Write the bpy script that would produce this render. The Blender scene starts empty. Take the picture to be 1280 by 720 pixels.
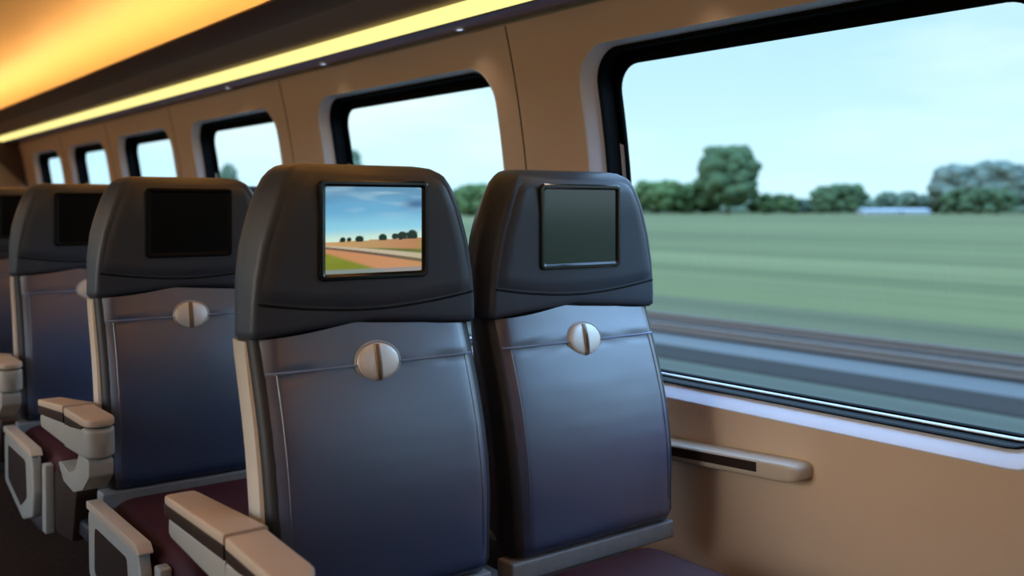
import bpy, bmesh, math, random
from mathutils import Vector, Matrix, noise

random.seed(7)
SC = bpy.context.scene
COL = SC.collection
PI = math.pi

# ------------------------------------------------------------------ scene
SC.view_settings.view_transform = 'Standard'
SC.view_settings.look = 'None'
SC.view_settings.gamma = 1.0
SC.view_settings.use_curve_mapping = False
SC.view_settings.exposure = 0.0

EYE = 1.125
FPX = 1226.0
YAW = math.atan(940 / FPX)

# ------------------------------------------------------------------ materials
def srgb(r, g, b):
    def f(c):
        c /= 255.0
        return c / 12.92 if c <= 0.04045 else ((c + 0.055) / 1.055) ** 2.4
    return (f(r), f(g), f(b), 1.0)

def mat(name, col, rough=0.5, spec=0.5, metal=0.0, var=0.08, scale=40.0, bump=0.0, bscale=300.0,
        coat=0.0, coat_rough=0.1, sheen=0.0, sheen_tint=None, stretch=None):
    m = bpy.data.materials.new(name)
    m.use_nodes = True
    nt = m.node_tree
    b = nt.nodes['Principled BSDF']
    b.inputs['Roughness'].default_value = rough
    b.inputs['Specular IOR Level'].default_value = spec
    b.inputs['Metallic'].default_value = metal
    b.inputs['Coat Weight'].default_value = coat
    b.inputs['Coat Roughness'].default_value = coat_rough
    b.inputs['Sheen Weight'].default_value = sheen
    if sheen_tint:
        b.inputs['Sheen Tint'].default_value = sheen_tint
    tc = nt.nodes.new('ShaderNodeTexCoord')
    mp = nt.nodes.new('ShaderNodeMapping')
    if stretch:
        mp.inputs['Scale'].default_value = stretch
    nz = nt.nodes.new('ShaderNodeTexNoise')
    nz.inputs['Scale'].default_value = scale
    nz.inputs['Detail'].default_value = 4
    rp = nt.nodes.new('ShaderNodeValToRGB')
    rp.color_ramp.elements[0].position = 0.3
    rp.color_ramp.elements[1].position = 0.7
    rp.color_ramp.elements[0].color = tuple(c * (1 - var) for c in col[:3]) + (1,)
    rp.color_ramp.elements[1].color = tuple(min(1, c * (1 + var)) for c in col[:3]) + (1,)
    nt.links.new(tc.outputs['Object'], mp.inputs['Vector'])
    nt.links.new(mp.outputs['Vector'], nz.inputs['Vector'])
    nt.links.new(nz.outputs['Fac'], rp.inputs['Fac'])
    nt.links.new(rp.outputs['Color'], b.inputs['Base Color'])
    if bump:
        n2 = nt.nodes.new('ShaderNodeTexNoise')
        n2.inputs['Scale'].default_value = bscale
        n2.inputs['Detail'].default_value = 3
        nt.links.new(tc.outputs['Object'], n2.inputs['Vector'])
        bp = nt.nodes.new('ShaderNodeBump')
        bp.inputs['Strength'].default_value = bump
        bp.inputs['Distance'].default_value = 0.002
        nt.links.new(n2.outputs['Fac'], bp.inputs['Height'])
        nt.links.new(bp.outputs['Normal'], b.inputs['Normal'])
    return m

def emit(name, col, strength):
    m = bpy.data.materials.new(name)
    m.use_nodes = True
    nt = m.node_tree
    nt.nodes.remove(nt.nodes['Principled BSDF'])
    e = nt.nodes.new('ShaderNodeEmission')
    e.inputs['Color'].default_value = col
    e.inputs['Strength'].default_value = strength
    nt.links.new(e.outputs[0], nt.nodes['Material Output'].inputs[0])
    return m

M = {}
M['wall'] = mat('beige_wall_panel', srgb(214, 192, 170), 0.42, 0.4, var=0.03, scale=3, bump=0.03, bscale=180)
M['white_trim'] = mat('pale_window_trim', srgb(226, 236, 255), 0.35, 0.5, var=0.01)
M['rubber'] = mat('black_rubber', (0.0025, 0.0025, 0.003, 1), 0.6, 0.06, var=0.1)
M['silver'] = mat('brushed_silver', (0.62, 0.64, 0.66, 1), 0.3, 0.5, metal=0.9, var=0.05)
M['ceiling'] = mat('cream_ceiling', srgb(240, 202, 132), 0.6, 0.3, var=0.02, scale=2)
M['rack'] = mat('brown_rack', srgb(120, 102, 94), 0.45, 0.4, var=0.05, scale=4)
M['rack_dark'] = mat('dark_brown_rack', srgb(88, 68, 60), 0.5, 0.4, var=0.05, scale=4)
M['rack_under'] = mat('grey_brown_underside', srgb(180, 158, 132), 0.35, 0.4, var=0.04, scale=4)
M['groove'] = mat('dark_seam', srgb(60, 36, 22), 0.7, 0.2)
M['floor'] = mat('brown_carpet', srgb(60, 42, 32), 0.95, 0.1, var=0.3, scale=60, bump=0.4, bscale=500)
M['charcoal'] = mat('charcoal_plastic', srgb(60, 68, 82), 0.42, 0.45, var=0.04, scale=12, bump=0.10, bscale=900)
M['charcoal_dark'] = mat('dark_shell_plastic', srgb(42, 42, 46), 0.5, 0.4, var=0.05, scale=12, bump=0.08, bscale=900)
M['pocket'] = mat('slate_blue_leather', srgb(48, 62, 92), 0.38, 1.0, var=0.05, scale=9, bump=0.08, bscale=500, coat=0.9, coat_rough=0.36)
M['cream'] = mat('cream_plastic', srgb(196, 186, 172), 0.4, 0.45, var=0.02)
M['greyplastic'] = mat('light_grey_plastic', srgb(158, 152, 140), 0.42, 0.45, var=0.02)
M['tan'] = mat('tan_arm_pad', srgb(190, 166, 142), 0.45, 0.4, var=0.03, scale=15, bump=0.05)
M['espresso'] = mat('espresso_insert', srgb(44, 28, 20), 0.5, 0.4)
M['piping'] = mat('piping_highlight_blue', srgb(126, 144, 176), 0.45, 0.5)  # pale tone puts the band seam's highlight into the colour
M['latch_rim'] = mat('pale_latch_rim', srgb(196, 200, 206), 0.35, 0.5, metal=0.3)
M['beam'] = mat('grey_beam_plastic', srgb(128, 126, 126), 0.45, 0.4)
M['maroon'] = mat('maroon_leather', srgb(60, 22, 28), 0.6, 0.2, var=0.1, scale=12, bump=0.12, bscale=400)
M['black_gloss'] = mat('black_bezel', (0.006, 0.007, 0.009, 1), 0.18, 0.6, var=0.05)
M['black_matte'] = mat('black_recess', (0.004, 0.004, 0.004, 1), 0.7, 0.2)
M['black_recess_rim'] = mat('matte_black_rim', (0.004, 0.004, 0.005, 1), 0.5, 0.15)
M['off_screen'] = mat('unlit_display', (0.016, 0.025, 0.030, 1), 0.12, 0.9, var=0.05)
M['dark_screen'] = mat('dark_display', (0.002, 0.002, 0.002, 1), 0.45, 0.15, var=0.05)
M['latch'] = mat('satin_metal', (0.74, 0.74, 0.72, 1), 0.4, 0.5, metal=0.3, var=0.05, scale=30)
M['latch_dark'] = mat('dull_brown_metal', srgb(120, 104, 92), 0.35, 0.5, metal=0.5)  # darker brown metal for the latch's grip ridge
M['strip'] = emit('warm_strip_light', (1.0, 0.86, 0.30, 1), 1.25)
M['cove'] = emit('cove_lamp', (1.0, 0.62, 0.30, 1), 27.0)
M['strip_left'] = emit('warm_fill_strip', (1.0, 0.64, 0.36, 1), 8.5)  # unseen left strip, brightened as warm fill for the lower wall
M['cove_left'] = emit('dim_cove_lamp', (1.0, 0.62, 0.30, 1), 4.0)
M['spot'] = emit('reading_led', (0.6, 0.7, 1.0, 1), 1.2)
M['blue_under'] = mat('blue_grey_light_bar', srgb(140, 134, 190), 0.3, 0.5)

def glass():
    m = bpy.data.materials.new('window_glass'); m.use_nodes = True
    nt = m.node_tree; nt.nodes.remove(nt.nodes['Principled BSDF'])
    t = nt.nodes.new('ShaderNodeBsdfTransparent'); t.inputs[0].default_value = (0.955, 0.985, 0.985, 1)
    g = nt.nodes.new('ShaderNodeBsdfGlossy'); g.inputs['Roughness'].default_value = 0.02
    lw = nt.nodes.new('ShaderNodeLayerWeight'); lw.inputs['Blend'].default_value = 0.5
    pw = nt.nodes.new('ShaderNodeMath'); pw.operation = 'POWER'; pw.inputs[1].default_value = 5
    fr = nt.nodes.new('ShaderNodeMath'); fr.operation = 'MULTIPLY_ADD'; fr.inputs[1].default_value = 0.30; fr.inputs[2].default_value = 0.02
    nt.links.new(lw.outputs['Facing'], pw.inputs[0]); nt.links.new(pw.outputs[0], fr.inputs[0])
    mx = nt.nodes.new('ShaderNodeMixShader')
    nt.links.new(fr.outputs[0], mx.inputs[0]); nt.links.new(t.outputs[0], mx.inputs[1]); nt.links.new(g.outputs[0], mx.inputs[2])
    nt.links.new(mx.outputs[0], nt.nodes['Material Output'].inputs[0])
    return m
M['glass'] = glass()

# ------------------------------------------------------------------ helpers
def link(name, verts, faces, m, parent=None, smooth=True, angle=35, mats=None, fm=None):
    me = bpy.data.meshes.new(name)
    me.from_pydata([tuple(v) for v in verts], [], faces)
    me.update()
    bm = bmesh.new(); bm.from_mesh(me)
    bmesh.ops.recalc_face_normals(bm, faces=bm.faces)
    bm.to_mesh(me); bm.free()
    for mm in (mats or [m]):
        me.materials.append(mm)
    if fm:
        for p, k in zip(me.polygons, fm):
            p.material_index = k
    if smooth:
        for p in me.polygons: p.use_smooth = True
        me.set_sharp_from_angle(angle=math.radians(angle))
    o = bpy.data.objects.new(name, me)
    COL.objects.link(o)
    if parent: o.parent = parent
    return o

def tag(o, label=None, cat=None, group=None, kind=None):
    if label: o['label'] = label
    if cat: o['category'] = cat
    if group: o['group'] = group
    if kind: o['kind'] = kind
    return o

def empty(name, loc, label, cat, group=None):
    o = bpy.data.objects.new(name, None); COL.objects.link(o)
    o.empty_display_size = 0.1
    o.location = loc
    return tag(o, label, cat, group)

def round_poly(pts, radii, seg=6):
    """rounded 2D polygon, same number of points whatever the numbers"""
    n = len(pts); out = []
    for i in range(n):
        p = Vector(pts[i]); a = Vector(pts[i - 1]); b = Vector(pts[(i + 1) % n])
        r = radii[i] if isinstance(radii, (list, tuple)) else radii
        da = (a - p); db = (b - p)
        la, lb = da.length, db.length
        da = da / la; db = db / lb
        ang = math.acos(max(-1, min(1, da.dot(db))))
        t = min(r / max(math.tan(ang / 2), 1e-4), la * 0.49, lb * 0.49)
        p0 = p + da * t; p1 = p + db * t
        for k in range(seg + 1):
            s = k / seg
            out.append(tuple(p0 * (1 - s) ** 2 + p * 2 * s * (1 - s) + p1 * s * s))
    return out

def loft(rings, closed=True, cap=True):
    n = len(rings[0]); V = []; F = []
    for r in rings: V += r
    for i in range(len(rings) - 1):
        for j in range(n if closed else n - 1):
            k = (j + 1) % n
            F.append((i * n + j, i * n + k, (i + 1) * n + k, (i + 1) * n + j))
    if cap:
        F.append(tuple(range(n))[::-1])
        F.append(tuple(range((len(rings) - 1) * n, len(rings) * n)))
    return V, F

def rbox(name, x0, x1, y0, y1, z0, z1, m, parent=None, r=0.008, seg=4):
    """box with every edge rounded"""
    rings = []
    r = min(r, (x1 - x0) / 2.05, (y1 - y0) / 2.05, (z1 - z0) / 2.05)
    for (z, ins) in [(z0 + r * (1 - math.sin(a)), r * (1 - math.cos(a))) for a in [PI / 2 * k / seg for k in range(seg, -1, -1)]] + \
                    [(z1 - r * (1 - math.sin(a)), r * (1 - math.cos(a))) for a in [PI / 2 * k / seg for k in range(0, seg + 1)]]:
        p = round_poly([(x0 + ins, y0 + ins), (x1 - ins, y0 + ins), (x1 - ins, y1 - ins), (x0 + ins, y1 - ins)], max(r - ins * 0.9, 0.0006) * 1.0, seg)
        rings.append([(a, b, z) for a, b in p])
    V, F = loft(rings)
    return link(name, V, F, m, parent, angle=50)

def extrude_x(name, yz, x0, x1, m, parent=None, bev=0.004, hole=None):
    """outline in the (y,z) plane given thickness along x, with softened rims"""
    n = len(yz)
    c = Vector((sum(p[0] for p in yz) / n, sum(p[1] for p in yz) / n))
    me = bpy.data.meshes.new(name); bm = bmesh.new()
    vs = [bm.verts.new((x0, a, b)) for a, b in yz]
    f = bm.faces.new(vs)
    bmesh.ops.triangulate(bm, faces=[f]) if False else None
    r = bmesh.ops.extrude_face_region(bm, geom=[f])
    bmesh.ops.translate(bm, verts=[g for g in r['geom'] if isinstance(g, bmesh.types.BMVert)], vec=(x1 - x0, 0, 0))
    bmesh.ops.recalc_face_normals(bm, faces=bm.faces)
    if bev:
        ed = [e for e in bm.edges if len(e.link_faces) == 2 and e.calc_face_angle(0) > 0.9]
        bmesh.ops.bevel(bm, geom=ed, offset=bev, segments=3, profile=0.5, affect='EDGES', clamp_overlap=True)
    bm.to_mesh(me); bm.free()
    me.materials.append(m)
    for p in me.polygons: p.use_smooth = True
    me.set_sharp_from_angle(angle=math.radians(40))
    o = bpy.data.objects.new(name, me); COL.objects.link(o)
    if parent: o.parent = parent
    return o

def tube(name, pts, rad, m, parent=None, n=8, flat=1.0):
    V = []; F = []
    pts = [Vector(p) for p in pts]
    for i, p in enumerate(pts):
        t = (pts[min(i + 1, len(pts) - 1)] - pts[max(i - 1, 0)]).normalized()
        up = Vector((0, 1, 0)) if abs(t.y) < 0.9 else Vector((0, 0, 1))
        s = t.cross(up).normalized(); u = s.cross(t).normalized()
        for k in range(n):
            a = 2 * PI * k / n
            V.append(p + s * math.cos(a) * rad + u * math.sin(a) * rad * flat)
    for i in range(len(pts) - 1):
        for k in range(n):
            F.append((i * n + k, i * n + (k + 1) % n, (i + 1) * n + (k + 1) % n, (i + 1) * n + k))
    F.append(tuple(range(n))[::-1]); F.append(tuple(range((len(pts) - 1) * n, len(pts) * n)))
    return link(name, V, F, m, parent)

def interp(tab, z):
    if z <= tab[0][0]: return tab[0][1]
    for (a, va), (b, vb) in zip(tab, tab[1:]):
        if z <= b:
            t = (z - a) / (b - a)
            return va + (vb - va) * t
    return tab[-1][1]

# ------------------------------------------------------------------ coach shell
WX = 1.75
CX = 0.35                      # centre line of the coach
def wall_x(z):
    return WX - (0.10 * max(0, (z - 0.9) / 0.75) ** 2)

WINS = [(0.768, 1.888), (2.33, 3.395), (3.85, 4.785), (5.16, 6.035), (6.38, 7.205), (7.53, 8.295)]
WZ0, WZ1 = 0.69, 1.528
Y_END, Y_BACK, Y_PART = 12.0, -2.2, 8.75

def rrect(y0, y1, z0, z1, r, nc=8, ns=14):
    """rounded rectangle loop; starts mid of bottom, corner count constant"""
    pts = []
    r = max(r, 0.001)
    cs = [((y1 - r, z0 + r), -PI / 2), ((y1 - r, z1 - r), 0), ((y0 + r, z1 - r), PI / 2), ((y0 + r, z0 + r), PI)]
    for i, ((cy, cz), a0) in enumerate(cs):
        for k in range(nc + 1):
            a = a0 + PI / 2 * k / nc
            pts.append((cy + r * math.cos(a), cz + r * math.sin(a)))
        (ny, nz), na = cs[(i + 1) % 4]
        p0 = pts[-1]; p1 = (ny + r * math.cos(na), nz + r * math.sin(na))
        for k in range(1, ns):
            s = k / ns
            pts.append((p0[0] * (1 - s) + p1[0] * s, p0[1] * (1 - s) + p1[1] * s))
    return pts

def side_wall(side, wins, mirror):
    """inner wall lining with its window openings, curved inwards near the top"""
    fx = (lambda x: 2 * CX - x) if mirror else (lambda x: x)
    V = []; F = []
    def grid(ya, yb, za, zb, ny, nz):
        b = len(V)
        for i in range(ny + 1):
            for j in range(nz + 1):
                y = ya + (yb - ya) * i / ny; z = za + (zb - za) * j / nz
                V.append((fx(wall_x(z)), y, z))
        for i in range(ny):
            for j in range(nz):
                F.append((b + i * (nz + 1) + j, b + (i + 1) * (nz + 1) + j, b + (i + 1) * (nz + 1) + j + 1, b + i * (nz + 1) + j + 1))
    ZA, ZB = 0.60, 1.60
    grid(Y_BACK, Y_END, 0.0, ZA, 1, 4)
    grid(Y_BACK, Y_END, ZB, 1.70, 1, 3)
    ys = Y_BACK
    for (a, b) in wins:
        ca, cb = a - 0.06, b + 0.06
        grid(ys, ca, ZA, ZB, 1, 16)
        ys = cb
        inner = rrect(a - 0.038, b + 0.038, WZ0 - 0.030, WZ1 + 0.038 * 0.22, 0.115)
        outer = rrect(ca, cb, ZA, ZB, 0.001)
        # map outer corners properly
        rings = []
        for s in range(7):
            t = s / 6
            rings.append([(fx(wall_x(p[1] * (1 - t) + q[1] * t)), p[0] * (1 - t) + q[0] * t, p[1] * (1 - t) + q[1] * t) for p, q in zip(inner, outer)])
        v, f = loft(rings, True, False)
        o = len(V); V.extend(v); F.extend([tuple(i + o for i in q) for q in f])
    grid(ys, Y_END, ZA, ZB, 1, 16)
    w = link('wall_' + side, V, F, M['wall'], angle=60)
    w['kind'] = 'structure'
    out = []
    for i, (a, b) in enumerate(wins):
        root = bpy.data.objects.new('window_%d' % (WN[0]), None); WN[0] += 1
        COL.objects.link(root); root.location = (fx(WX), (a + b) / 2, WZ0); root['kind'] = 'structure'
        def loop(off, dx, r):
            p = rrect(a - off, b + off, WZ0 - off * 0.8, WZ1 + (off * 0.22 if off > 0 else off * 1.7), r)
            return [(fx(wall_x(z) + dx) - fx(WX), y - (a + b) / 2, z - WZ0) for y, z in p]
        def ring(name, specs, m, d=50, part=None):
            lps = [loop(*s) for s in specs]
            if part: lps = [[l[q] for q in part] for l in lps]
            v, f = loft(lps, part is None, False)
            return link(name, v, f, m, root, angle=d)
        ring('trim_ring', [(0.038, 0.0, .115), (0.035, -0.001, .113), (0.031, 0.002, .110), (0.016, 0.018, .102), (0.003, 0.032, .096), (0.0, 0.037, .094), (0.0, 0.045, .094)], M['white_trim'], 60)
        ring('rubber_gasket', [(0.003, 0.037, .095), (0.001, 0.030, .094), (-0.003, 0.028, .092), (-0.006, 0.033, .09), (-0.005, 0.045, .088), (-0.004, 0.06, .086), (-0.004, 0.090, .086)], M['rubber'], 60)
        ring('metal_bead', [(-0.003, 0.084, .086), (-0.008, 0.077, .084), (-0.013, 0.080, .08), (-0.014, 0.088, .078)], M['silver'], 60, list(range(66, 88)) + list(range(0, 20)))
        ring('glass_seal', [(-0.003, 0.0885, .086), (-0.011, 0.0885, .080), (-0.0125, 0.086, .078), (-0.018, 0.084, .074), (-0.021, 0.088, .072), (-0.021, 0.095, .072)], M['rubber'], 60)
        # pane
        lp = loop(-0.016, 0.092, .074)
        V2 = []; F2 = []
        c = (lp[0][0], 0, (WZ1 - WZ0) / 2)
        rings = []
        for s in range(6):
            t = 1 - s / 5 * 0.98
            rings.append([(fx(wall_x(WZ0 + c[2] + (q[2] - c[2]) * t) + 0.092) - fx(WX), q[1] * t, c[2] + (q[2] - c[2]) * t) for q in lp])
        V2, F2 = loft(rings, True, False)
        F2.append(tuple(range(5 * len(lp), 6 * len(lp))))
        link('glass_pane', V2, F2, M['glass'], root, angle=60)
        out.append(root)
    return w

WN = [1]
side_wall('right', [(-0.78, 0.33)] + WINS, False)
LEFTW = [(-0.78, 0.33)] + WINS
side_wall('left', [(0.765, 1.905), (2.33, 3.41), (3.85, 4.80), (5.16, 6.05)], True)

def strip_prof(name, prof, m, y0=Y_BACK, y1=Y_END, mirror=False, closed=True, kind='structure', ny=1, mats=None):
    """profile in (x,z) run along the coach"""
    fx = (lambda x: 2 * CX - x) if mirror else (lambda x: x)
    rings = []
    for i in range(ny + 1):
        y = y0 + (y1 - y0) * i / ny
        rings.append([(fx(x), y, z) for x, z in prof])
    V, F = loft(rings, closed, closed)
    o = link(name, V, F, m, angle=30)
    if kind: o['kind'] = kind
    return o

# outer skin so the coach is opaque where the lining is not
def skin(name, x0, x1, y0, y1, z0, z1, m):
    o = rbox(name, x0, x1, y0, y1, z0, z1, m, r=0.002, seg=1); o['kind'] = 'structure'; return o

skin('floor', 2 * CX - 1.80, 1.80, Y_BACK, Y_END, -0.08, 0.0, M['floor'])
# ceiling: arched vault from side to side
cp = []
NA = 28
for k in range(NA + 1):
    t = -1 + 2 * k / NA
    x = CX + 1.41 * math.sin(t * PI / 2)
    z = 1.84 + 0.30 * (math.cos(t * PI / 2) ** 0.75)
    cp.append((x, z))
cp = [(CX - 1.43, 1.60)] + cp + [(CX + 1.43, 1.60)]
cp2 = [(x + (0.03 if x > CX else -0.03), z + 0.04) for x, z in reversed(cp)]
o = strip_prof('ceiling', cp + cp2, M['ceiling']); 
# end walls
skin('wall_end', 2 * CX - 1.80, 1.80, Y_END, Y_END + 0.06, 0, 2.2, M['wall'])
skin('wall_back', 2 * CX - 1.80, 1.80, Y_BACK - 0.06, Y_BACK, 0, 2.2, M['wall'])

tn = [1]
def trim(prof, m, mirror=False, **k):
    o = strip_prof('trim_%d' % tn[0], prof, m, mirror=mirror, **k); tn[0] += 1
    return o
for mir in (False, True):
    # rack body: underside, lower fascia, upper fascia, top
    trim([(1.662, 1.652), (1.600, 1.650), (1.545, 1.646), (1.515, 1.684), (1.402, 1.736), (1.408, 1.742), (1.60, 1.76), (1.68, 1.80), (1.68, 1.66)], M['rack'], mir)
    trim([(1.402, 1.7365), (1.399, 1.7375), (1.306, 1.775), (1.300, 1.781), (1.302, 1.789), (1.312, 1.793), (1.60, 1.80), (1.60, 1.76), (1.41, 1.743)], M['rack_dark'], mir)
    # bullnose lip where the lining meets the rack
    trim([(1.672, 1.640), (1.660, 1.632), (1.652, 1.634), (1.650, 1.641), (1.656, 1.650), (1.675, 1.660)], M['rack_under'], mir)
    # blue grey light bar under the rack
    trim([(1.632, 1.6495), (1.630, 1.642), (1.600, 1.636), (1.562, 1.638), (1.552, 1.644), (1.553, 1.648)], M['blue_under'], mir)
# seams between the lining panels
for ys in (2.19, 3.70, 5.05, 6.22, 7.37):
    rings = []
    for j in range(24):
        z = 0.02 + (1.63 - 0.02) * j / 23
        x = wall_x(z)
        rings.append([(x - 0.0010, ys - 0.0022, z), (x - 0.0010, ys + 0.0022, z), (x + 0.003, ys + 0.0022, z), (x + 0.003, ys - 0.0022, z)])
    V, F = loft(rings)
    o = link('trim_%d' % tn[0], V, F, M['groove']); tn[0] += 1
    o['kind'] = 'structure'
# dark slanting panel put in for the rack's end shadow in the far corner
skin('wall_partition', 0.95, 1.78, Y_PART, Y_PART + 0.04, 0, 1.645, M['wall'])
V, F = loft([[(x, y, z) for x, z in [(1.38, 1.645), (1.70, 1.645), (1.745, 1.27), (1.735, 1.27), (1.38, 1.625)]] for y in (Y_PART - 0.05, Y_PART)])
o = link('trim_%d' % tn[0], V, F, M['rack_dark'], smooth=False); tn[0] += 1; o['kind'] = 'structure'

# light strips (right one in view)
def strip_light(mir, label):
    fx = (lambda x: 2 * CX - x) if mir else (lambda x: x)
    r = empty('ceiling_strip_light', (fx(1.53), Y_BACK + 0.02, 1.66), label, 'light')
    prof = [(1.5405, 1.6440), (1.5100, 1.6800), (1.5065, 1.6785), (1.5035, 1.6725), (1.5335, 1.6410)]
    rings = [[(fx(x) - fx(1.53), y, z - 1.66) for x, z in prof] for y in (0.0, Y_END - Y_BACK - 0.04)]
    V, F = loft(rings)
    link('diffuser', V, F, M['strip_left' if mir else 'strip'], r, angle=30)
    prof = [(1.5345, 1.6405), (1.5420, 1.6400), (1.5440, 1.6450), (1.5410, 1.6440)]
    rings = [[(fx(x) - fx(1.53), y, z - 1.66) for x, z in prof] for y in (0.0, Y_END - Y_BACK - 0.04)]
    V, F = loft(rings)
    link('retaining_edge', V, F, M['espresso'], r, angle=30)
    return r
strip_light(False, 'long glowing yellow strip light along the edge of the rack above the windows')
strip_light(True, 'unseen strip light on the opposite side of the aisle, brightened as warm fill')
def cove(mir, label):
    fx = (lambda x: 2 * CX - x) if mir else (lambda x: x)
    r = empty('ceiling_cove_light', (fx(1.42), Y_BACK + 0.05, 1.80), label, 'light')
    w = Y_END - Y_BACK - 0.1
    rings = [[(s * 0.018, y, 0.002), (s * 0.018, y, 0.012), (-s * 0.018, y, 0.012), (-s * 0.018, y, 0.002)] for s in (1,) for y in (0, w)]
    V, F = loft(rings); link('lamp_tube', V, F, M['cove_left' if mir else 'cove'], r, smooth=False)
    rings = [[(-0.024, y, -0.004), (0.024, y, -0.004), (0.024, y, 0.003), (-0.024, y, 0.003)] for y in (0, w)]
    V, F = loft(rings); link('housing', V, F, M['cream'], r, smooth=False)
cove(False, 'concealed warm cove light on top of the rack over the windows')
cove(True, 'concealed warm cove light on the rack across the aisle')

# reading lamps under the rack
def reading_lamp(y, label):
    r = empty('reading_spotlight', (1.597, y, 1.636), label, 'light', 'reading lamps under the rack')
    ring = []
    for z, rr in ((0.003, 0.016), (-0.003, 0.016), (-0.005, 0.013), (-0.002, 0.010)):
        ring.append([(rr * math.cos(a * PI / 10), rr * 1.5 * math.sin(a * PI / 10), z) for a in range(20)])
    V, F = loft(ring, True, False); link('housing', V, F, M['silver'], r)
    ring = [[(rr * math.cos(a * PI / 10), rr * 1.5 * math.sin(a * PI / 10), z) for a in range(20)] for z, rr in ((-0.001, 0.0105), (-0.004, 0.007))]
    V, F = loft(ring)
    link('lens', V, F, M['spot'], r)
    ld = bpy.data.lights.new('reading_beam', 'SPOT'); ld.energy = 1.0; ld.color = (1.0, 0.78, 0.56)
    ld.spot_size = math.radians(125); ld.spot_blend = 1.0; ld.shadow_soft_size = 0.02
    lo = bpy.data.objects.new('reading_beam', ld); COL.objects.link(lo); lo.parent = r
    lo.location = (0, 0, -0.012); lo.rotation_euler = (0, math.radians(8), 0)
    return r
for y, lb in ((0.55, 'small reading lamp under the rack above the near end of the big window'),
              (1.45, 'small reading lamp under the rack above the far end of the big window'),
              (2.33, 'small reading lamp under the rack above the near edge of the second window'),
              (3.19, 'small reading lamp under the rack above the far edge of the second window'),
              (4.09, 'small reading lamp under the rack above the third window')):
    reading_lamp(y, lb)

# ------------------------------------------------------------------ seats
W_SIL = [(0.86, .234), (0.905, .239), (1.0, .240), (1.058, .234), (1.106, .222), (1.147, .208), (1.176, .193), (1.190, .178), (1.198, .160), (1.2015, .135)]
W_REAR = [(0.86, .226), (0.905, .229), (0.96, .226), (1.0, .221), (1.06, .209), (1.12, .190), (1.16, .175), (1.185, .160), (1.198, .140), (1.2015, .115)]
Y_REAR = [(0.86, 0.006), (0.93, 0.0), (1.12, 0.0), (1.16, 0.004), (1.185, 0.012), (1.198, 0.030), (1.2015, 0.048)]
Y_FRONT = [(0.86, 0.15), (1.0, 0.155), (1.10, 0.15), (1.16, 0.135), (1.185, 0.12), (1.198, 0.10), (1.2015, 0.085)]
# rear face of the lower shell
YB = [(0.42, -0.072), (0.463, -0.074), (0.50, -0.0725), (0.56, -0.071), (0.60, -0.068), (0.64, -0.063), (0.68, -0.056), (0.72, -0.047), (0.76, -0.036), (0.80, -0.023), (0.84, -0.009), (0.88, 0.006), (0.93, 0.022)]

def bottom_of_head(x):           # wavy lower rim of the head module
    return 0.905 + 0.015 * math.exp(-((x) / 0.10) ** 2) - 0.006 * (x / 0.24) ** 2

def head_module(root):
    rings = []
    zs = [0.0, 0.02, 0.05, 0.09, 0.14, 0.19, 0.24, 0.28, 0.32, 0.42, 0.52, 0.62, 0.70, 0.76, 0.80, 0.84, 0.875, 0.91, 0.935, 0.955, 0.972, 0.985, 0.994, 1.0]
    for i, s in enumerate(zs):
        z = 0.905 + (1.2015 - 0.905) * s
        ws, wr, yr, yf = interp(W_SIL, z), interp(W_REAR, z), interp(Y_REAR, z), interp(Y_FRONT, z)
        wf = ws - 0.055
        if i == 0: ws -= .006; wr -= .006; yr += .005
        pts = [(-wr, yr), (0, yr - 0.0), (wr, yr), (ws, yr + 0.055), (wf, yf), (-wf, yf), (-ws, yr + 0.055)]
        p = round_poly(pts, [0.016, .3, 0.016, 0.045, 0.03, 0.03, 0.045], 6)
        k = max(0, 1 - s / 0.30)
        rings.append([(x, y, z + (bottom_of_head(x) - 0.905) * k) for x, y in p])
    V, F = loft(rings)
    return link('headrest', V, F, M['charcoal'], root, angle=55)

def rear_panel(root):
    """slightly proud plate that carries the screen, its lower rim a shallow smile"""
    def edge_w(z): return interp([(0.94, .219), (0.964, .218), (1.0, .213), (1.06, .200), (1.12, .180), (1.16, .163), (1.178, .148), (1.186, .128)], z)
    def bot(x): return 0.942 + 0.020 * (abs(x) / 0.216) ** 1.8
    NX, NZ = 28, 16
    V = []; F = []
    def P(u, v, off):
        # u -1..1, v 0..1
        ztop = 1.188 - 0.012 * abs(u) ** 6
        xg = u * 0.216
        for _ in range(4):
            z = bot(xg) + (ztop - bot(xg)) * v
            xg = u * edge_w(z)
        yr = interp(Y_REAR, z)
        return (xg, yr - off, z)
    for j in range(NZ + 1):
        for i in range(NX + 1):
            u = -1 + 2 * i / NX; v = j / NZ
            rim = min(1 - abs(u), v * 0.9, (1 - v) * 0.9)
            off = 0.006 * min(1, rim / 0.06) ** 0.5 if rim > 0 else -0.0015
            V.append(P(u, v, off))
    for j in range(NZ):
        for i in range(NX):
            a = j * (NX + 1) + i
            F.append((a, a + 1, a + NX + 2, a + NX + 1))
    o = link('rear_panel', V, F, M['charcoal'], root, angle=60)
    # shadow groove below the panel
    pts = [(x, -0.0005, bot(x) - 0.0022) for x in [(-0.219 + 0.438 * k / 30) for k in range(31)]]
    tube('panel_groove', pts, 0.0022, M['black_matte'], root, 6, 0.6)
    return o

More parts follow.
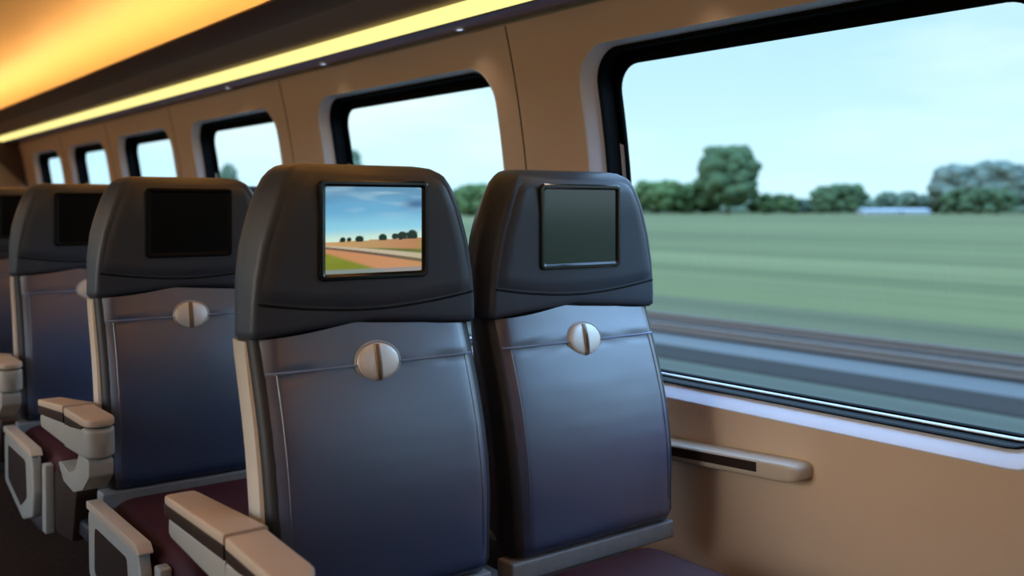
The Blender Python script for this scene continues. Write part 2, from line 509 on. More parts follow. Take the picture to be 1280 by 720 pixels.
def screen(root, kind):
    """bezel + display; kind: 'picture', 'grey', 'black'"""
    zc = 1.083
    hw, hh = 0.112, 0.0885
    def lp(w, h, r, y):
        p = rrect(-w, w, -h, h, r, 5, 4)
        return [(a, y, zc + b) for a, b in p]
    V, F = loft([lp(hw, hh, .010, -0.004), lp(hw, hh, .010, -0.0085), lp(hw - .0025, hh - .0025, .008, -0.0105), lp(hw - .007, hh - .007, .006, -0.0105), lp(hw - .011, hh - .010, .005, -0.0075), lp(hw - .014, hh - .012, .004, -0.0065)], True, False)
    s = link('screen', V, F, M['black_recess_rim'] if kind == 'black' else M['black_gloss'], root, angle=30)
    w, h = hw - .0135, hh - .0115
    if kind == 'picture':
        NX, NZ = 120, 92
        V = []; F = []; cols = []
        for j in range(NZ + 1):
            for i in range(NX + 1):
                V.append((-w + 2 * w * i / NX, -0.0068, zc - h + 2 * h * j / NZ))
        for j in range(NZ):
            for i in range(NX):
                a = j * (NX + 1) + i
                F.append((a, a + 1, a + NX + 2, a + NX + 1))
        d = link('display', V, F, PICTURE, s, smooth=False)
        ca = d.data.color_attributes.new('picture', 'FLOAT_COLOR', 'POINT')
        for k, v in enumerate(d.data.vertices):
            u = (v.co.x + w) / (2 * w); t = (v.co.z - zc + h) / (2 * h)
            ca.data[k].color = picture_colour(u, t)
        d['label'] = 'lit display showing a country landscape'
    else:
        V, F = loft([lp(w, h, .004, -0.0068), lp(w * .5, h * .5, .002, -0.0068)], True, False)
        F.append(tuple(range(len(V) // 2, len(V))))
        d = link('display', V, F, M['off_screen'] if kind == 'grey' else M['dark_screen'], s, smooth=False)
    return s

def mixc(a, b, t):
    t = max(0, min(1, t)); return tuple(x + (y - x) * t for x, y in zip(a, b))
def sstep(a, b, x):
    t = max(0, min(1, (x - a) / (b - a))); return t * t * (3 - 2 * t)

def picture_colour(u, t):
    """wide view of fields, a track and scattered trees under a blue sky"""
    hz = 0.365 + 0.035 * u
    n = noise.noise(Vector((u * 3, t * 14, 1.3)))
    n2 = noise.noise(Vector((u * 2.2, t * 7, 5.3)))
    if t > hz:
        s = (t - hz) / (1 - hz)
        c = mixc(srgb(206, 232, 214), srgb(140, 205, 226), sstep(0, .25, s))
        c = mixc(c, srgb(104, 168, 206), sstep(.2, .6, s))
        c = mixc(c, srgb(92, 140, 172), sstep(.6, 1.0, s))
        c = mixc(c, srgb(176, 208, 222), max(0, n - .1) * 1.2 * s)
        c = mixc(c, srgb(64, 104, 150), sstep(.1, .5, n2) * .55 * sstep(.45, .8, s))
        dk = math.exp(-((u - .92) / .13) ** 2 - ((t - .80) / .06) ** 2)
        c = mixc(c, srgb(52, 88, 134), dk * .8)
    else:
        yy = hz - t
        c = mixc(srgb(196, 158, 108), srgb(176, 122, 86), u)
        c = mixc(c, srgb(168, 150, 96), max(0, n) * .6)
        g = 0.065 + 0.085 * u                      # green verge
        c = mixc(c, srgb(92, 104, 48), sstep(g - .02, g, yy) * (1 - sstep(g + .04 * u + .01, g + .05 * u + .03, yy)))
        r = 0.05 + 0.20 * u ** 1.1                    # pale road
        if yy > r - .06 * (0.2 + u): c = mixc(c, srgb(190, 176, 150), sstep(r - .06 * (.2 + u), r - .04 * (.2 + u), yy))
        if yy > r + .0: c = mixc(c, srgb(84, 62, 54), sstep(r, r + .012, yy) * .9)
        if yy > r + .02 + .02 * u: c = mixc(c, srgb(196, 138, 96), sstep(r + .02 + .02 * u, r + .035 + .02 * u, yy))
        e = 0.10 + 0.42 * u
        c = mixc(c, srgb(122, 132, 44), sstep(e, e + .05, yy))
        c = mixc(c, srgb(156, 152, 66), max(0, n2) * .5)
        if t < .05: c = mixc(c, srgb(130, 140, 146), .8 * sstep(.05, .02, t) if False else .8)
    for (tu, th, tw) in ((.17, .032, .035), (.235, .03, .025), (.34, .045, .05), (.58, .05, .05), (.71, .04, .04), (.79, .06, .06), (.895, .075, .07)):
        d = ((u - tu) / tw) ** 2 + ((t - hz - .018 - .1 * (tu > .7) * .1) / th) ** 2
        d += .35 * noise.noise(Vector((u * 40, t * 40, 2)))
        if d < 1 and t > hz - .012: c = mixc(srgb(28, 44, 34), c, sstep(.6, 1.0, d))
    return (c[0], c[1], c[2], 1.0)

def picture_material():
    m = bpy.data.materials.new('screen_picture'); m.use_nodes = True
    nt = m.node_tree
    b = nt.nodes['Principled BSDF']
    at = nt.nodes.new('ShaderNodeAttribute'); at.attribute_name = 'picture'
    b.inputs['Base Color'].default_value = (0.01, 0.01, 0.01, 1)
    b.inputs['Roughness'].default_value = 0.15
    nt.links.new(at.outputs['Color'], b.inputs['Emission Color'])
    b.inputs['Emission Strength'].default_value = 1.0
    return m
PICTURE = picture_material()

def back_shell(root):
    rings = []
    zs = [0.437, 0.440, 0.448, 0.463, 0.50, 0.56, 0.60, 0.65, 0.70, 0.75, 0.80, 0.85, 0.89, 0.915]
    for z in zs:
        yr = interp(YB, z) + 0.004
        w = .224 - .008 * sstep(.62, .45, z) if False else .224 - .008 * (1 - sstep(.45, .65, z)); ins = 0
        if z < 0.463:
            t = (0.463 - z) / 0.026
            ins = 0.020 * (1 - math.sqrt(max(0, 1 - t * t)))
        w -= ins; yr += ins
        yf = 0.17 - 0.05 * (1 - (z - 0.43) / 0.48) - ins
        wf = w - 0.06
        p = round_poly([(-w, yr), (w, yr), (w + 0.004, yr + 0.055), (wf, yf), (-wf, yf), (-w - 0.004, yr + 0.055)], [0.022, 0.022, 0.03, 0.03, 0.03, 0.03], 6)
        rings.append([(x, y, z) for x, y in p])
    V, F = loft(rings)
    return link('back_shell', V, F, M['charcoal_dark'], root, angle=55)

def pocket(root):
    """padded leather pocket panel with a folded top band"""
    NX, NZ = 30, 44
    ZS = 0.842
    V = []; F = []
    hw0 = 0.213
    for j in range(NZ + 1):
        v = j / NZ
        for i in range(NX + 1):
            u = -1 + 2 * i / NX
            x = u * hw0
            zt = bottom_of_head(x) - 0.001
            # outline: rounded lower corners
            zb = 0.443
            z = zb + (zt - zb) * v
            low = max(0, (0.475 - z) / 0.032)
            hw = hw0 * (1 - 0.06 * min(1, low) ** 2) + 0.004 * sstep(.8, .5, z) if False else hw0 * (1 - 0.05 * min(1, low) ** 2) - .006 * (1 - sstep(.45, .65, z))
            x = u * hw
            rim = min((1 - abs(u)) * hw0, (z - zb) * 1.0 + 0.0)
            puff = 0.011 * (1 - math.exp(-max(0, rim) / 0.010)) + 0.004 * (1 - u * u)
            if z > ZS: puff += 0.003                    # the top band overlaps
            seam = math.exp(-((z - ZS) / 0.0035) ** 2) * 0.0035
            sag = 0.004 * math.sin(u * 2.2 + 0.6) * sstep(.84, .93, z)
            wr = 0.0005 * noise.noise(Vector((x * 18, z * 18, 3.1)))
            y = interp(YB, z) + 0.006 - puff + seam + sag + wr
            if rim <= 0.0001: y = interp(YB, z) + 0.008
            V.append((x, y, z))
    for j in range(NZ):
        for i in range(NX):
            a = j * (NX + 1) + i
            F.append((a, a + 1, a + NX + 2, a + NX + 1))
    p = link('seat_pocket', V, F, M['pocket'], root, angle=70)
    # piping along the band seam, coloured as its highlight, and stitched hems at the sides
    def yat(x, z):
        u = x / hw0
        rim = (1 - abs(u)) * hw0
        return interp(YB, z) + 0.006 - (0.011 * (1 - math.exp(-rim / 0.010)) + 0.004 * (1 - u * u))
    pts = [(x, yat(x, ZS) - 0.0012, ZS + 0.0015) for x in [(-0.209 + 0.418 * k / 30) for k in range(31)]]
    tube('band_piping', pts, 0.0021, M['piping'], p, 6)
    for sx in (-1, 1):
        pts = [(sx * 0.192, yat(sx * 0.192, z) - 0.0002, z) for z in [0.49 + (0.90 - 0.49) * k / 24 for k in range(25)]]
        tube('side_hem', pts, 0.0008, M['pocket'], p, 5)
    return p

def latch(root):
    """oval metal turn latch with an upright grip ridge"""
    cy = interp(YB, 0.847) - 0.010; cz = 0.847
    tilt = 0.20
    rx, rz = 0.043, 0.033
    def ring(s, y, n=40):
        return [(rx * s * math.cos(2 * PI * k / n), cy - y + math.sin(2 * PI * k / n) * rz * s * tilt * -1 * -1, cz + rz * s * math.sin(2 * PI * k / n)) for k in range(n)]
    V, F = loft([ring(1.10, -0.006), ring(1.10, 0.001), ring(1.06, 0.0025), ring(1.02, 0.001)], True, False)
    l = link('latch', V, F, M['latch_rim'], root)
    l['label'] = 'oval silver latch'
    V, F = loft([ring(1.0, -0.004), ring(1.0, 0.002), ring(0.96, 0.0045), ring(0.80, 0.0065), ring(0.40, 0.0075), ring(0.04, 0.0078)])
    link('latch_plate', V, F, M['latch'], l, angle=50)
    # ridge
    rings = []
    for k in range(13):
        s = -1 + 2 * k / 12
        hh = 0.0055 * math.sqrt(max(0.05, 1 - s * s))
        z = cz + s * rz * 0.96; y0 = cy + s * rz * tilt - 0.0055
        wv = 0.0045 * (0.75 + 0.25 * math.sqrt(max(0, 1 - s * s)))
        rings.append([(-wv - .004, y0, z), (-wv * .6 - .004, y0 - hh, z), (0.0 - .001, y0 - hh * 1.5, z), (wv * .6, y0 - hh * 1.2, z), (wv, y0, z)])
    V, F = loft(rings)
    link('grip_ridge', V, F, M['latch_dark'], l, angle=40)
    return l

def cushion(root, x0, x1, y0, y1, z1, th=0.12, name='cushion'):
    NX, NY = 18, 18
    rings = []
    seg = 6; r = 0.045
    lev = []
    for k in range(seg + 1):
        a = PI / 2 * k / seg
        lev.append((z1 - th + 0.02 * (1 - math.sin(a)), 0.02 * (1 - math.cos(a)) ))
    lev = lev[::-1] if False else [(z1 - th, 0.02), (z1 - th + 0.006, 0.006), (z1 - th + 0.02, 0.0)]
    for k in range(seg + 1):
        a = PI / 2 * k / seg
        lev.append((z1 - r + r * math.sin(a), r * (1 - math.cos(a))))
    for z, ins in lev:
        p = round_poly([(x0 + ins, y0 + ins), (x1 - ins, y0 + ins), (x1 - ins, y1 - ins), (x0 + ins, y1 - ins)], 0.05 - ins * .5, 6)
        rings.append([(a, b, z) for a, b in p])
    cxx, cyy = (x0 + x1) / 2, (y0 + y1) / 2
    for s in (0.75, 0.45, 0.15):
        rings.append([(cxx + (a - cxx) * s, cyy + (b - cyy) * s, z1 + 0.006 * (1 - s)) for a, b, _ in rings[len(lev) - 1]])
    V, F = loft(rings)
    return link(name, V, F, M['maroon'], root, angle=60)

def armrest(root, tilt=0.0, lift=0.0):
    """two-segment armrest; the pads are tan, a dark insert runs along the side"""
    a = bpy.data.objects.new('armrest', None); COL.objects.link(a); a.parent = root
    a.location = (-0.29, -0.125 + lift * 0.8, 0.60 + lift); a.rotation_euler = (tilt, 0, 0)
    a.empty_display_size = .05
    hw = 0.034
    def seg(name, m, y0, y1, z0a, z1a, z0b, z1b, w0, w1, r0=0.006, parent=a, nose0=0.0, nose1=0.0):
        # from y0 (rear) to y1 (front); z pairs for each end
        rings = []
        N = 14
        for k in range(N + 1):
            t = k / N
            t = 0.5 - 0.5 * math.cos(PI * t)
            y = y0 + (y1 - y0) * t
            zb = z0a + (z0b - z0a) * t; zt = z1a + (z1b - z1a) * t
            w = w0 + (w1 - w0) * t
            d0 = (y - y0); d1 = (y1 - y)
            for d, nn in ((d0, nose0), (d1, nose1)):
                if nn and d < nn:
                    q = 1 - d / nn
                    w -= (1 - math.sqrt(max(0, 1 - q * q))) * nn * 0.8 * (w / 0.034)
                    zt -= (1 - math.sqrt(max(0, 1 - q * q))) * min(nn * .5, (zt - zb) * .35)
            p = round_poly([(-w, zb), (w, zb), (w, zt), (-w, zt)], r0, 4)
            rings.append([(x, y, z) for x, z in p])
        V, F = loft(rings)
        return link(name, V, F, m, parent, angle=50)
    # rear block
    rb = seg('rear_pad', M['tan'], -0.185, 0.0, -0.004, 0.015, 0.006, 0.026, hw, hw, 0.006, nose0=0.03)
    ri = seg('rear_insert', M['espresso'], -0.150, 0.002, -0.020, -0.003, -0.012, 0.007, hw - .001, hw - .001, 0.002)
    seg('rear_body', M['greyplastic'], -0.185, 0.0, -0.070, -0.0035, -0.065, -0.0115, hw + .0, hw + .0, 0.008, nose0=0.03)
    # front segment, slightly lower
    seg('front_pad', M['tan'], 0.004, 0.315, 0.012, 0.030, 0.002, 0.018, hw + .002, hw - .006, 0.005, nose1=0.025)
    seg('front_insert', M['espresso'], 0.004, 0.312, -0.010, 0.013, -0.017, 0.003, hw + .0015, hw - .006, 0.002, nose1=0.012)
    seg('front_body', M['greyplastic'], 0.004, 0.300, -0.062, -0.009, -0.048, -0.016, hw - .001, hw - .007, 0.008, nose1=0.03)
    # hooked bracket that carries the armrest
    outer = [(-0.178, -0.074), (-0.176, -0.110), (-0.12, -0.145), (-0.04, -0.162), (0.05, -0.150), (0.10, -0.112), (0.075, -0.108), (0.0, -0.124), (-0.06, -0.110), (-0.095, -0.066)]
    p = round_poly(outer, 0.012, 3)
    extrude_x('bracket', p, -0.026, 0.026, M['greyplastic'], a, 0.005)
    return a

def make_seat(kind, arm, label, loc, cush=None, tilt=0.0, lift=0.0, group='coach seats in two columns'):
    r = empty('train_seat', loc, label, 'seat', group)
    head_module(r); rear_panel(r); screen(r, kind); back_shell(r); pocket(r); latch(r)
    for sx in ((-1,) if arm else ()):
        rings = []
        for k in range(15):
            z = 0.53 + (0.895 - 0.53) * k / 14
            q = abs(2 * k / 14 - 1)
            wd = 0.004 * math.sqrt(max(0.04, 1 - q ** 6)) * (1.3 - 0.5 * (z - 0.53) / 0.365)
            y = interp(YB, z) + 0.032
            rings.append([(sx * 0.226, y - 0.010, z), (sx * (0.228 + wd), y - 0.008, z), (sx * (0.231 + wd), y + 0.014, z), (sx * (0.226 + wd * .6), y + 0.05, z), (sx * 0.222, y + 0.05, z)])
        V, F = loft(rings)
        link('side_trim', V, F, M['cream'], r, angle=50)
    if cush is None:
        cush = (-0.245, 0.235, 0.28, 0.815, 0.45)
    cushion(r, *cush)
    cx0, cx1, cy0, cy1, cz = cush
    rbox('cushion_tray', cx0 + 0.01, cx1 - 0.01, 0.06, cy1 - 0.012, cz - 0.165, cz - 0.121, M['charcoal_dark'], r, 0.01)
    # cross beam along the foot of the back
    rbox('cross_beam', -0.232, 0.214, -0.072, -0.02, 0.400, 0.438, M['beam'], r, 0.005)
    rbox('beam_link', -0.20, 0.20, -0.04, 0.10, 0.39, 0.46, M['charcoal_dark'], r, 0.01)
    # pedestal: flared foot
    rings = []
    for z, hx, hy in ((0.0, .11, .20), (0.012, .11, .20), (0.03, .085, .16), (0.08, .055, .12), (0.22, .05, .11), (0.286, .09, .17), (cz - 0.164, .12, .20)):
        p = round_poly([(-hx, 0.38 - hy), (hx, 0.38 - hy), (hx, 0.38 + hy), (-hx, 0.38 + hy)], 0.03, 4)
        rings.append([(a, b, z) for a, b in p])
    V, F = loft(rings)
    link('pedestal', V, F, M['charcoal_dark'], r, angle=50)
    if arm:
        armrest(r, tilt, lift)
        # side panel beside the cushion, with a window-like recess and a tan cap
        sp = extrude_x('side_panel', round_poly([(0.80, 0.438), (0.435, 0.438), (0.415, 0.40), (0.40, 0.34), (0.42, 0.27), (0.54, 0.235), (0.79, 0.29)], 0.02, 3), -0.288, -0.262, M['greyplastic'], r, 0.005)
        extrude_x('panel_cap', round_poly([(0.805, 0.455), (0.435, 0.455), (0.41, 0.435), (0.44, 0.437), (0.805, 0.437)], 0.006, 3), -0.290, -0.260, M['tan'], sp, 0.004)
        extrude_x('panel_inset', round_poly([(0.74, 0.41), (0.50, 0.41), (0.48, 0.31), (0.56, 0.27), (0.74, 0.31)], 0.015, 3), -0.2885, -0.286, M['espresso'], sp, 0)
        extrude_x('front_post', round_poly([(0.385, 0.425), (0.35, 0.425), (0.34, 0.24), (0.38, 0.24)], 0.006, 3), -0.27, -0.245, M['greyplastic'], r, 0.004)
        extrude_x('lower_block', round_poly([(0.33, 0.415), (0.10, 0.415), (0.14, 0.27), (0.32, 0.25)], 0.02, 3), -0.25, -0.16, M['espresso'], r, 0.004)
    return r

def copy_tree(o, parent=None):
    c = o.copy(); COL.objects.link(c)
    if parent: c.parent = parent
    for ch in o.children: copy_tree(ch, c)
    return c

XA, XW = 0.88, 1.375
Y0, PITCH = 1.56, 0.96
seat_a1 = make_seat('picture', True, 'nearest aisle-side seat back whose screen shows a lit landscape picture', (XA, Y0, 0))
seat_w1 = make_seat('grey', False, 'nearest window-side seat back with unlit grey screen, beside the big window', (XW, Y0, 0))
seat_a2 = make_seat('black', True, 'aisle-side seat with black screen, first one beyond the lit landscape screen', (XA, Y0 + PITCH, 0), tilt=math.radians(-4), lift=0.035)
seat_w2 = make_seat('black', False, 'window-side seat one row beyond the unlit grey screen, hidden behind the lit screen seat', (XW, Y0 + PITCH, 0))
arow = ['aisle-side seat with black screen in the third row from the front of the view',
        'aisle-side seat cut off by the left picture border, fourth row back',
        'aisle-side seat in the fifth and farthest row']
wrow = ['window-side seat in the third row, hidden behind nearer seats',
        'window-side seat in the fourth row, hidden behind nearer seats',
        'window-side seat in the fifth and farthest row']
for k in range(3):
    s = copy_tree(seat_a2); s.location = (XA, Y0 + PITCH * (k + 2), 0); s['label'] = arow[k]
    s = copy_tree(seat_w2); s.location = (XW, Y0 + PITCH * (k + 2), 0); s['label'] = wrow[k]
# the seat whose cushion shows at the bottom edge; its back is out of view behind
seat_w0 = make_seat('black', False, 'maroon seat cushion at the bottom edge, below the unlit grey screen', (1.36, 0.20, 0), cush=(-0.175, 0.140, 0.30, 1.278, 0.42))

# ------------------------------------------------------------------ wall armrest
def wall_armrest():
    r = empty('wall_armrest', (1.715, 1.468, 0.55), 'cream armrest fixed to the wall under the big window', 'armrest')
    rings = []
    ys = [-0.222, -0.220, -0.212, -0.200, -0.18, 0.0, 0.26, 0.27]
    for y in ys:
        q = max(0, (-0.19 - y) / 0.032)
        ins = 0.018 * (1 - math.sqrt(max(0, 1 - q * q)))
        dz = -0.058 * y
        p = round_poly([(-0.028 + ins, -0.012 + ins * .6 + dz), (0.036, -0.012 + ins * .6 + dz), (0.036, 0.028 - ins * .6 + dz), (-0.030 + ins, 0.028 - ins * .6 + dz)], [0.010, .001, .001, 0.009], 5)
        rings.append([(x, y, z) for x, z in p])
    V, F = loft(rings); link('arm_body', V, F, M['cream'], r, angle=50)
    rings = []
    for y in (-0.125, -0.12, 0.10, 0.25):
        dz = -0.058 * y
        rings.append([(-0.0312, y, 0.002 + dz), (-0.0312, y, 0.0225 + dz), (-0.020, y, 0.0225 + dz), (-0.020, y, 0.002 + dz)])
    V, F = loft(rings); link('grip_insert', V, F, M['espresso'], r, smooth=False)
    # mounting plate against the wall
    rbox('wall_plate', 0.024, 0.0345, -0.16, 0.25, -0.01, 0.02, M['cream'], r, 0.003)
    return r
wall_armrest()

# ------------------------------------------------------------------ outside
GZ = -1.5
def field_mat():
    m = bpy.data.materials.new('mown_field'); m.use_nodes = True
    nt = m.node_tree; b = nt.nodes['Principled BSDF']
    b.inputs['Roughness'].default_value = 0.95; b.inputs['Specular IOR Level'].default_value = 0.1
    tc = nt.nodes.new('ShaderNodeTexCoord')
    mp = nt.nodes.new('ShaderNodeMapping'); mp.inputs['Scale'].default_value = (0.22, 0.004, 1)
    nz = nt.nodes.new('ShaderNodeTexNoise'); nz.inputs['Scale'].default_value = 1.0; nz.inputs['Detail'].default_value = 6; nz.inputs['Roughness'].default_value = 0.6
    rp = nt.nodes.new('ShaderNodeValToRGB')
    e = rp.color_ramp.elements
    e[0].position = 0.30; e[0].color = srgb(66, 70, 38)
    e[1].position = 0.72; e[1].color = srgb(102, 102, 64)
    k = rp.color_ramp.elements.new(0.5); k.color = srgb(82, 84, 48)
    mp2 = nt.nodes.new('ShaderNodeMapping'); mp2.inputs['Scale'].default_value = (0.03, 0.012, 1)
    n2 = nt.nodes.new('ShaderNodeTexNoise'); n2.inputs['Scale'].default_value = 1; n2.inputs['Detail'].default_value = 3
    mx = nt.nodes.new('ShaderNodeMix'); mx.data_type = 'RGBA'; mx.inputs[0].default_value = 0.3
    mx.blend_type = 'OVERLAY'
    L = nt.links.new
    L(tc.outputs['Object'], mp.inputs[0]); L(mp.outputs[0], nz.inputs[0]); L(nz.outputs['Fac'], rp.inputs[0])
    L(tc.outputs['Object'], mp2.inputs[0]); L(mp2.outputs[0], n2.inputs[0])
    L(rp.outputs[0], mx.inputs[6]); L(n2.outputs['Fac'], mx.inputs[7]); L(mx.outputs[2], b.inputs['Base Color'])
    return m
M['field'] = field_mat()
ST = (1.6, 0.03, 1)
M['verge'] = mat('dry_verge', srgb(70, 70, 46), 0.95, 0.1, var=0.25, scale=1.0, stretch=(1.2, 0.03, 1))
M['ballast'] = mat('dark_ballast', srgb(40, 36, 32), 0.95, 0.1, var=0.2, scale=1.5, stretch=ST, bump=0.5, bscale=30)
M['gravel'] = mat('teal_grey_gravel', srgb(64, 66, 56), 0.9, 0.1, var=0.15, scale=1.5, stretch=ST, bump=0.5, bscale=30)
M['path'] = mat('pale_service_path', srgb(74, 74, 72), 0.85, 0.2, var=0.12, scale=1.0, stretch=ST)
M['rail'] = mat('worn_rail', srgb(96, 84, 76), 0.5, 0.4, metal=0.2, var=0.1)

def ground_band(name, x0, x1, z, m, y0=-400, y1=900, edge=0.0, kind='structure', h=0.25):
    prof = [(x0, z - h), (x0 + edge, z), (x1 - edge, z), (x1, z - h)]
    V, F = loft([[(x, y, zz) for x, zz in prof] for y in (y0, 0, 20, y1)])
    o = link(name, V, F, m, smooth=False)
    if kind: o['kind'] = kind
    return o
ground_band('field', -500, 900, GZ - 0.08, M['field'], -500, 1200, h=0.5)
ground_band('verge', 17.5, 21.5, GZ, M['verge'], edge=0.3)
ground_band('gravel_bed', -6, 12.6, GZ - 0.02, M['gravel'], edge=0.1)
ground_band('drainage_strip', 12.55, 13.75, GZ - 0.015, M['ballast'], edge=0.05)
ground_band('service_path', 13.7, 14.95, GZ - 0.005, M['path'], edge=0.05)
ground_band('ballast_bed', 14.9, 17.7, GZ + 0.03, M['ballast'], edge=0.15)
def rail(x, label):
    prof = [(-.07, 0), (.07, 0), (.07, .015), (.015, .03), (.015, .11), (.036, .12), (.036, .155), (-.036, .155), (-.036, .12), (-.015, .11), (-.015, .03), (-.07, .015)]
    V, F = loft([[(a, y, b) for a, b in prof] for y in (-300, 0, 700)])
    o = link('rail', V, F, M['rail'], smooth=False); o.location = (x, 0, GZ + 0.03)
    tag(o, label, 'rail'); return o
rail(16.45, 'worn steel rail of the neighbouring track, on the field side')
rail(15.02, 'worn steel rail of the neighbouring track, on the side of the pale path')

def leafmat(name, c1, c2):
    m = mat(name, c1, 0.9, 0.1, var=0.35, scale=0.35)
    return m
LEAF = [leafmat('foliage_mid_green', srgb(74, 92, 56), 0), leafmat('foliage_hazy_blue_green', srgb(88, 102, 84), 0),
        leafmat('foliage_deep_green', srgb(66, 84, 58), 0), leafmat('foliage_hazy_grey_green', srgb(90, 102, 92), 0)]  # blue- and grey-green tones carry the distance haze in their colour
M['bark'] = mat('bark', srgb(78, 70, 58), 0.95, 0.1, var=0.2)

def ray(px, depth):
    u = (px - 640) / FPX
    c, s = math.cos(YAW), math.sin(YAW)
    return ((s + u * c) * depth, (c - u * s) * depth)
def place(px, depth): return ray(px, depth)

def ico(sub):
    bm = bmesh.new(); bmesh.ops.create_icosphere(bm, subdivisions=sub, radius=1.0)
    V = [v.co.copy() for v in bm.verts]; F = [tuple(v.index for v in f.verts) for f in bm.faces]
    bm.free(); return V, F
ICO = ico(2); ICO1 = ico(1)

def tree(px, ytop, wpx, depth, label, m, name='tree', cat='tree', n=46, ybase=268, squat=False, group='trees beyond the field'):
    """crown built from many leafy clumps on a trunk with limbs; size from its height on the horizon"""
    x, y = place(px, depth)
    H = EYE - (ytop - 258) / FPX * depth - GZ
    W = wpx / FPX * depth / 2
    r = empty(name, (x, y, GZ - 0.1), label, cat, group)
    V = []; F = []
    n *= 6
    for k in range(n):
        a = random.uniform(0, 2 * PI); q = random.random() ** 0.5
        if squat:
            zc = random.uniform(0.15, 0.85); rad = W * 0.92 * q * (1.0 if zc < .6 else 1 - (zc - .6))
        else:
            zc = random.uniform(0.26, 0.92)
            prof = math.sin(min(1, (zc - 0.10) / 0.85) * PI) ** 0.55
            rad = W * 0.85 * q * prof
        s = min(W * random.uniform(0.12, 0.24), H * random.uniform(0.06, 0.12)) if k % 5 else min(W * random.uniform(0.28, 0.42), H * random.uniform(0.13, 0.2))
        cz = min(zc * H, H - s * .9); cz = max(cz, s * 0.5)
        c = Vector((rad * math.cos(a), rad * math.sin(a), cz))
        o = len(V)
        IC = ICO1 if k % 5 else ICO
        for v in IC[0]:
            d = 1 + 0.42 * noise.noise(v * 2.3 + c * 0.7) + 0.2 * noise.noise(v * 5.1 + c)
            V.append(c + Vector((v.x * 1.15, v.y * 1.15, v.z * 0.85)) * s * d)
        F.extend([tuple(i + o for i in f) for f in IC[1]])
    link('crown', V, F, m, r, smooth=True, angle=180)
    rings = []
    for z, rr in ((0, .035), (.05, .026), (.3, .02), (.6, .010)):
        rings.append([(H * rr * math.cos(q * PI / 4), H * rr * math.sin(q * PI / 4), z * H) for q in range(8)])
    V, F = loft(rings); link('trunk', V, F, M['bark'], r)
    return r

D = 340
# seen through the big window
tree(910, 180, 76, D, 'tall rounded tree rising highest above the far hedge line', LEAF[2], n=60)
tree(862, 226, 74, D + 12, 'bushy tree just left of the tallest tree', LEAF[0], squat=True)
tree(822, 223, 70, D + 4, 'bushy green tree nearest the window post, left of the tallest tree', LEAF[0], squat=True)
tree(967, 240, 66, D + 8, 'low wide tree just right of the tallest tree', LEAF[0], squat=True)
tree(1004, 246, 44, D + 20, 'smallest shrub between the tallest tree and the dome-shaped tree', LEAF[1], squat=True)
tree(1048, 228, 66, D, 'dome-shaped tree standing alone in the middle of the far field edge', LEAF[2], squat=True)
tree(1090, 250, 44, D + 60, 'hazy shrub right of the dome-shaped tree', LEAF[1], squat=True)
tree(1122, 238, 56, D + 20, 'low blue-green tree left of the grey-green grove', LEAF[1], squat=True)
tree(1160, 241, 50, D + 25, 'low tree at the foot of the grey-green grove', LEAF[1], squat=True)
tree(1200, 205, 72, D + 5, 'grey-green tree, leftmost of the grove near the right side', LEAF[3], n=54)
tree(1246, 200, 70, D, 'grey-green tree with the highest crown of the grove at right', LEAF[3], n=54)
tree(1290, 206, 76, D, 'grey-green tree of the grove cut by the right picture border', LEAF[3], n=54)
tree(1225, 232, 90, D - 8, 'dark undergrowth thicket in front of the grove at right', LEAF[2], squat=True, n=50, name='shrub', cat='shrub')
# seen through the second window and beyond
tree(600, 226, 70, D - 60, 'green tree showing at the right edge of the second window', LEAF[0], squat=True, n=50)
tree(660, 232, 60, D - 40, 'green tree hidden behind the window post beside the big window', LEAF[0], squat=True)
tree(740, 226, 80, D - 30, 'green tree behind the post at the left edge of the big window', LEAF[0], squat=True)
tree(540, 243, 60, D, 'low tree left of the one at the right edge of the second window', LEAF[1], squat=True)
tree(440, 182, 28, D - 80, 'dark tree at the left edge of the second window', LEAF[1])
tree(284, 203, 28, D - 40, 'small dark tree at the left edge of the third window', LEAF[1])
# low hedge filling the far field edge, nobody could count its bushes
V = []; F = []
for px in range(-60, 1500, 7):
    dep = D + 70 + random.uniform(-6, 6)
    x, y = place(px, dep)
    s = random.uniform(2.4, 4.2)
    c = Vector((x, y, GZ + 1.2)); o = len(V)
    for v in ICO[0]:
        d = 1 + 0.4 * noise.noise(v * 2.1 + c * 0.3)
        V.append(c + Vector((v.x * 1.5, v.y * 1.5, v.z)) * s * d)
    F.extend([tuple(i + o for i in f) for f in ICO[1]])
h = link('hedge', V, F, LEAF[1], smooth=True, angle=180)
tag(h, 'long low hazy hedge along the far edge of the field', 'hedge', kind='stuff')
# low pale barn far off between the trees
def barn(px, w, label):
    x, y = place(px, D - 14)
    r = empty('barn', (x, y, GZ - 0.08), label, 'building'); r.rotation_euler.z = -YAW
    rbox('wall', -w / 2, w / 2, -4, 4, 0, 1.3, M['barnw'], r, 0.05, 1)
    V = [(-w / 2 - .3, -4.4, 1.25), (w / 2 + .3, -4.4, 1.25), (w / 2 + .3, 0, 2.0), (-w / 2 - .3, 0, 2.0), (-w / 2 - .3, 4.4, 1.25), (w / 2 + .3, 4.4, 1.25)]
    link('roof', V, [(0, 1, 2, 3), (3, 2, 5, 4), (0, 3, 4), (1, 5, 2)], M['barnr'], r, smooth=False)
M['barnw'] = mat('pale_barn_wall', srgb(150, 158, 160), 0.8, 0.2)
M['barnr'] = mat('pale_barn_roof', srgb(130, 140, 144), 0.7, 0.3)
barn(1098, 12, 'low pale barn just right of the dome-shaped tree')
barn(1140, 9, 'second low pale barn, nearer the grey-green grove')

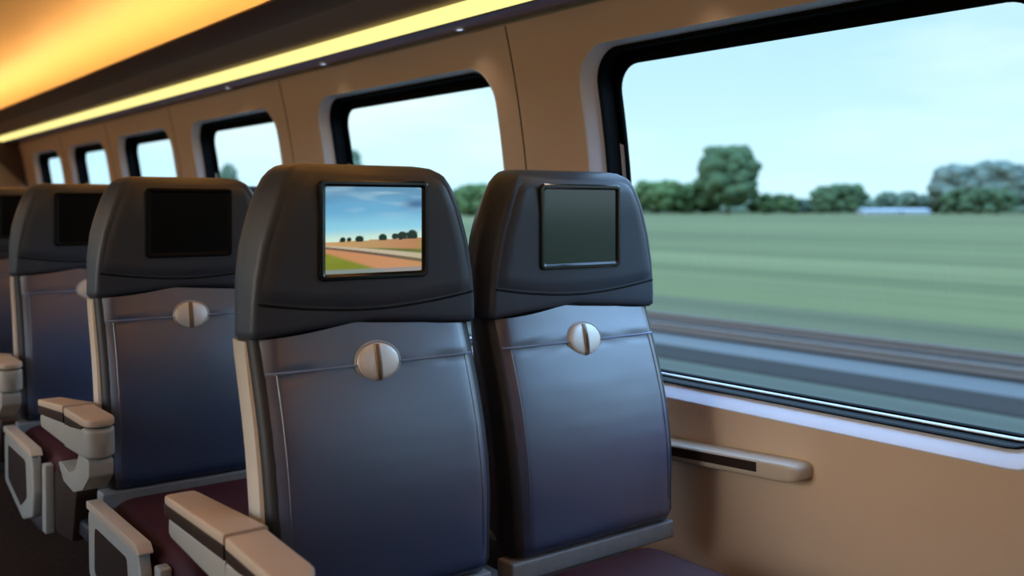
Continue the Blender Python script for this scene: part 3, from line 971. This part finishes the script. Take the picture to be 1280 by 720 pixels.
# ------------------------------------------------------------------ world
w = bpy.data.worlds.new('sky'); SC.world = w; w.use_nodes = True
nt = w.node_tree; bg = nt.nodes['Background']
tc = nt.nodes.new('ShaderNodeTexCoord')
sx = nt.nodes.new('ShaderNodeSeparateXYZ')
L = nt.links.new
L(tc.outputs['Generated'], sx.inputs[0])
rp = nt.nodes.new('ShaderNodeValToRGB')
e = rp.color_ramp.elements
e[0].position = 0.0; e[0].color = (0.78, 1.20, 1.40, 1)
e[1].position = 0.75; e[1].color = (1.8, 3.1, 5.2, 1)
k = e.new(0.10); k.color = (0.64, 0.98, 1.12, 1)
k = e.new(0.20); k.color = (0.54, 0.88, 1.05, 1)
k = e.new(0.34); k.color = (2.5, 4.3, 6.6, 1)
L(sx.outputs['Z'], rp.inputs[0])
mp = nt.nodes.new('ShaderNodeMapping'); mp.inputs['Scale'].default_value = (1.2, 1.2, 5)
nz = nt.nodes.new('ShaderNodeTexNoise'); nz.inputs['Scale'].default_value = 1.6; nz.inputs['Detail'].default_value = 5
L(tc.outputs['Generated'], mp.inputs[0]); L(mp.outputs[0], nz.inputs[0])
r2 = nt.nodes.new('ShaderNodeValToRGB'); r2.color_ramp.elements[0].position = .42; r2.color_ramp.elements[1].position = .62
L(nz.outputs['Fac'], r2.inputs[0])
mx = nt.nodes.new('ShaderNodeMix'); mx.data_type = 'RGBA'
cf = nt.nodes.new('ShaderNodeMapRange'); cf.inputs[1].default_value = .18; cf.inputs[2].default_value = .32; cf.inputs[3].default_value = 1; cf.inputs[4].default_value = .0
L(sx.outputs['Z'], cf.inputs[0])
mm = nt.nodes.new('ShaderNodeMath'); mm.operation = 'MULTIPLY'; L(r2.outputs[0], mm.inputs[0]); L(cf.outputs[0], mm.inputs[1])
L(mm.outputs[0], mx.inputs[0]); L(rp.outputs[0], mx.inputs[6]); mx.inputs[7].default_value = (0.92, 1.15, 1.2, 1)
mx.clamp_result = False
L(mx.outputs[2], bg.inputs['Color']); bg.inputs['Strength'].default_value = 1.0

# low hazy sun from across the aisle
sl = bpy.data.lights.new('hazy_sun', 'SUN'); sl.energy = 1.3; sl.angle = math.radians(26); sl.color = (1.0, 0.83, 0.64)
so = bpy.data.objects.new('hazy_sun', sl); COL.objects.link(so)
so.location = (-30, 0, 10)
so.rotation_euler = Vector((1.0, -0.04, -math.tan(math.radians(11)))).to_track_quat('-Z', 'Y').to_euler()
# ------------------------------------------------------------------ camera
cam = bpy.data.cameras.new('camera'); co = bpy.data.objects.new('camera', cam); COL.objects.link(co)
cam.sensor_width = 36.0; cam.lens = FPX / 1280 * 36.0
cam.shift_y = -102 / 1280
cam.clip_start = 0.02; cam.clip_end = 3000
co.location = (0, 0, EYE); co.rotation_euler = (PI / 2, 0, -YAW)
cam.dof.use_dof = True; cam.dof.focus_distance = 2.0; cam.dof.aperture_fstop = 2.6
SC.camera = co
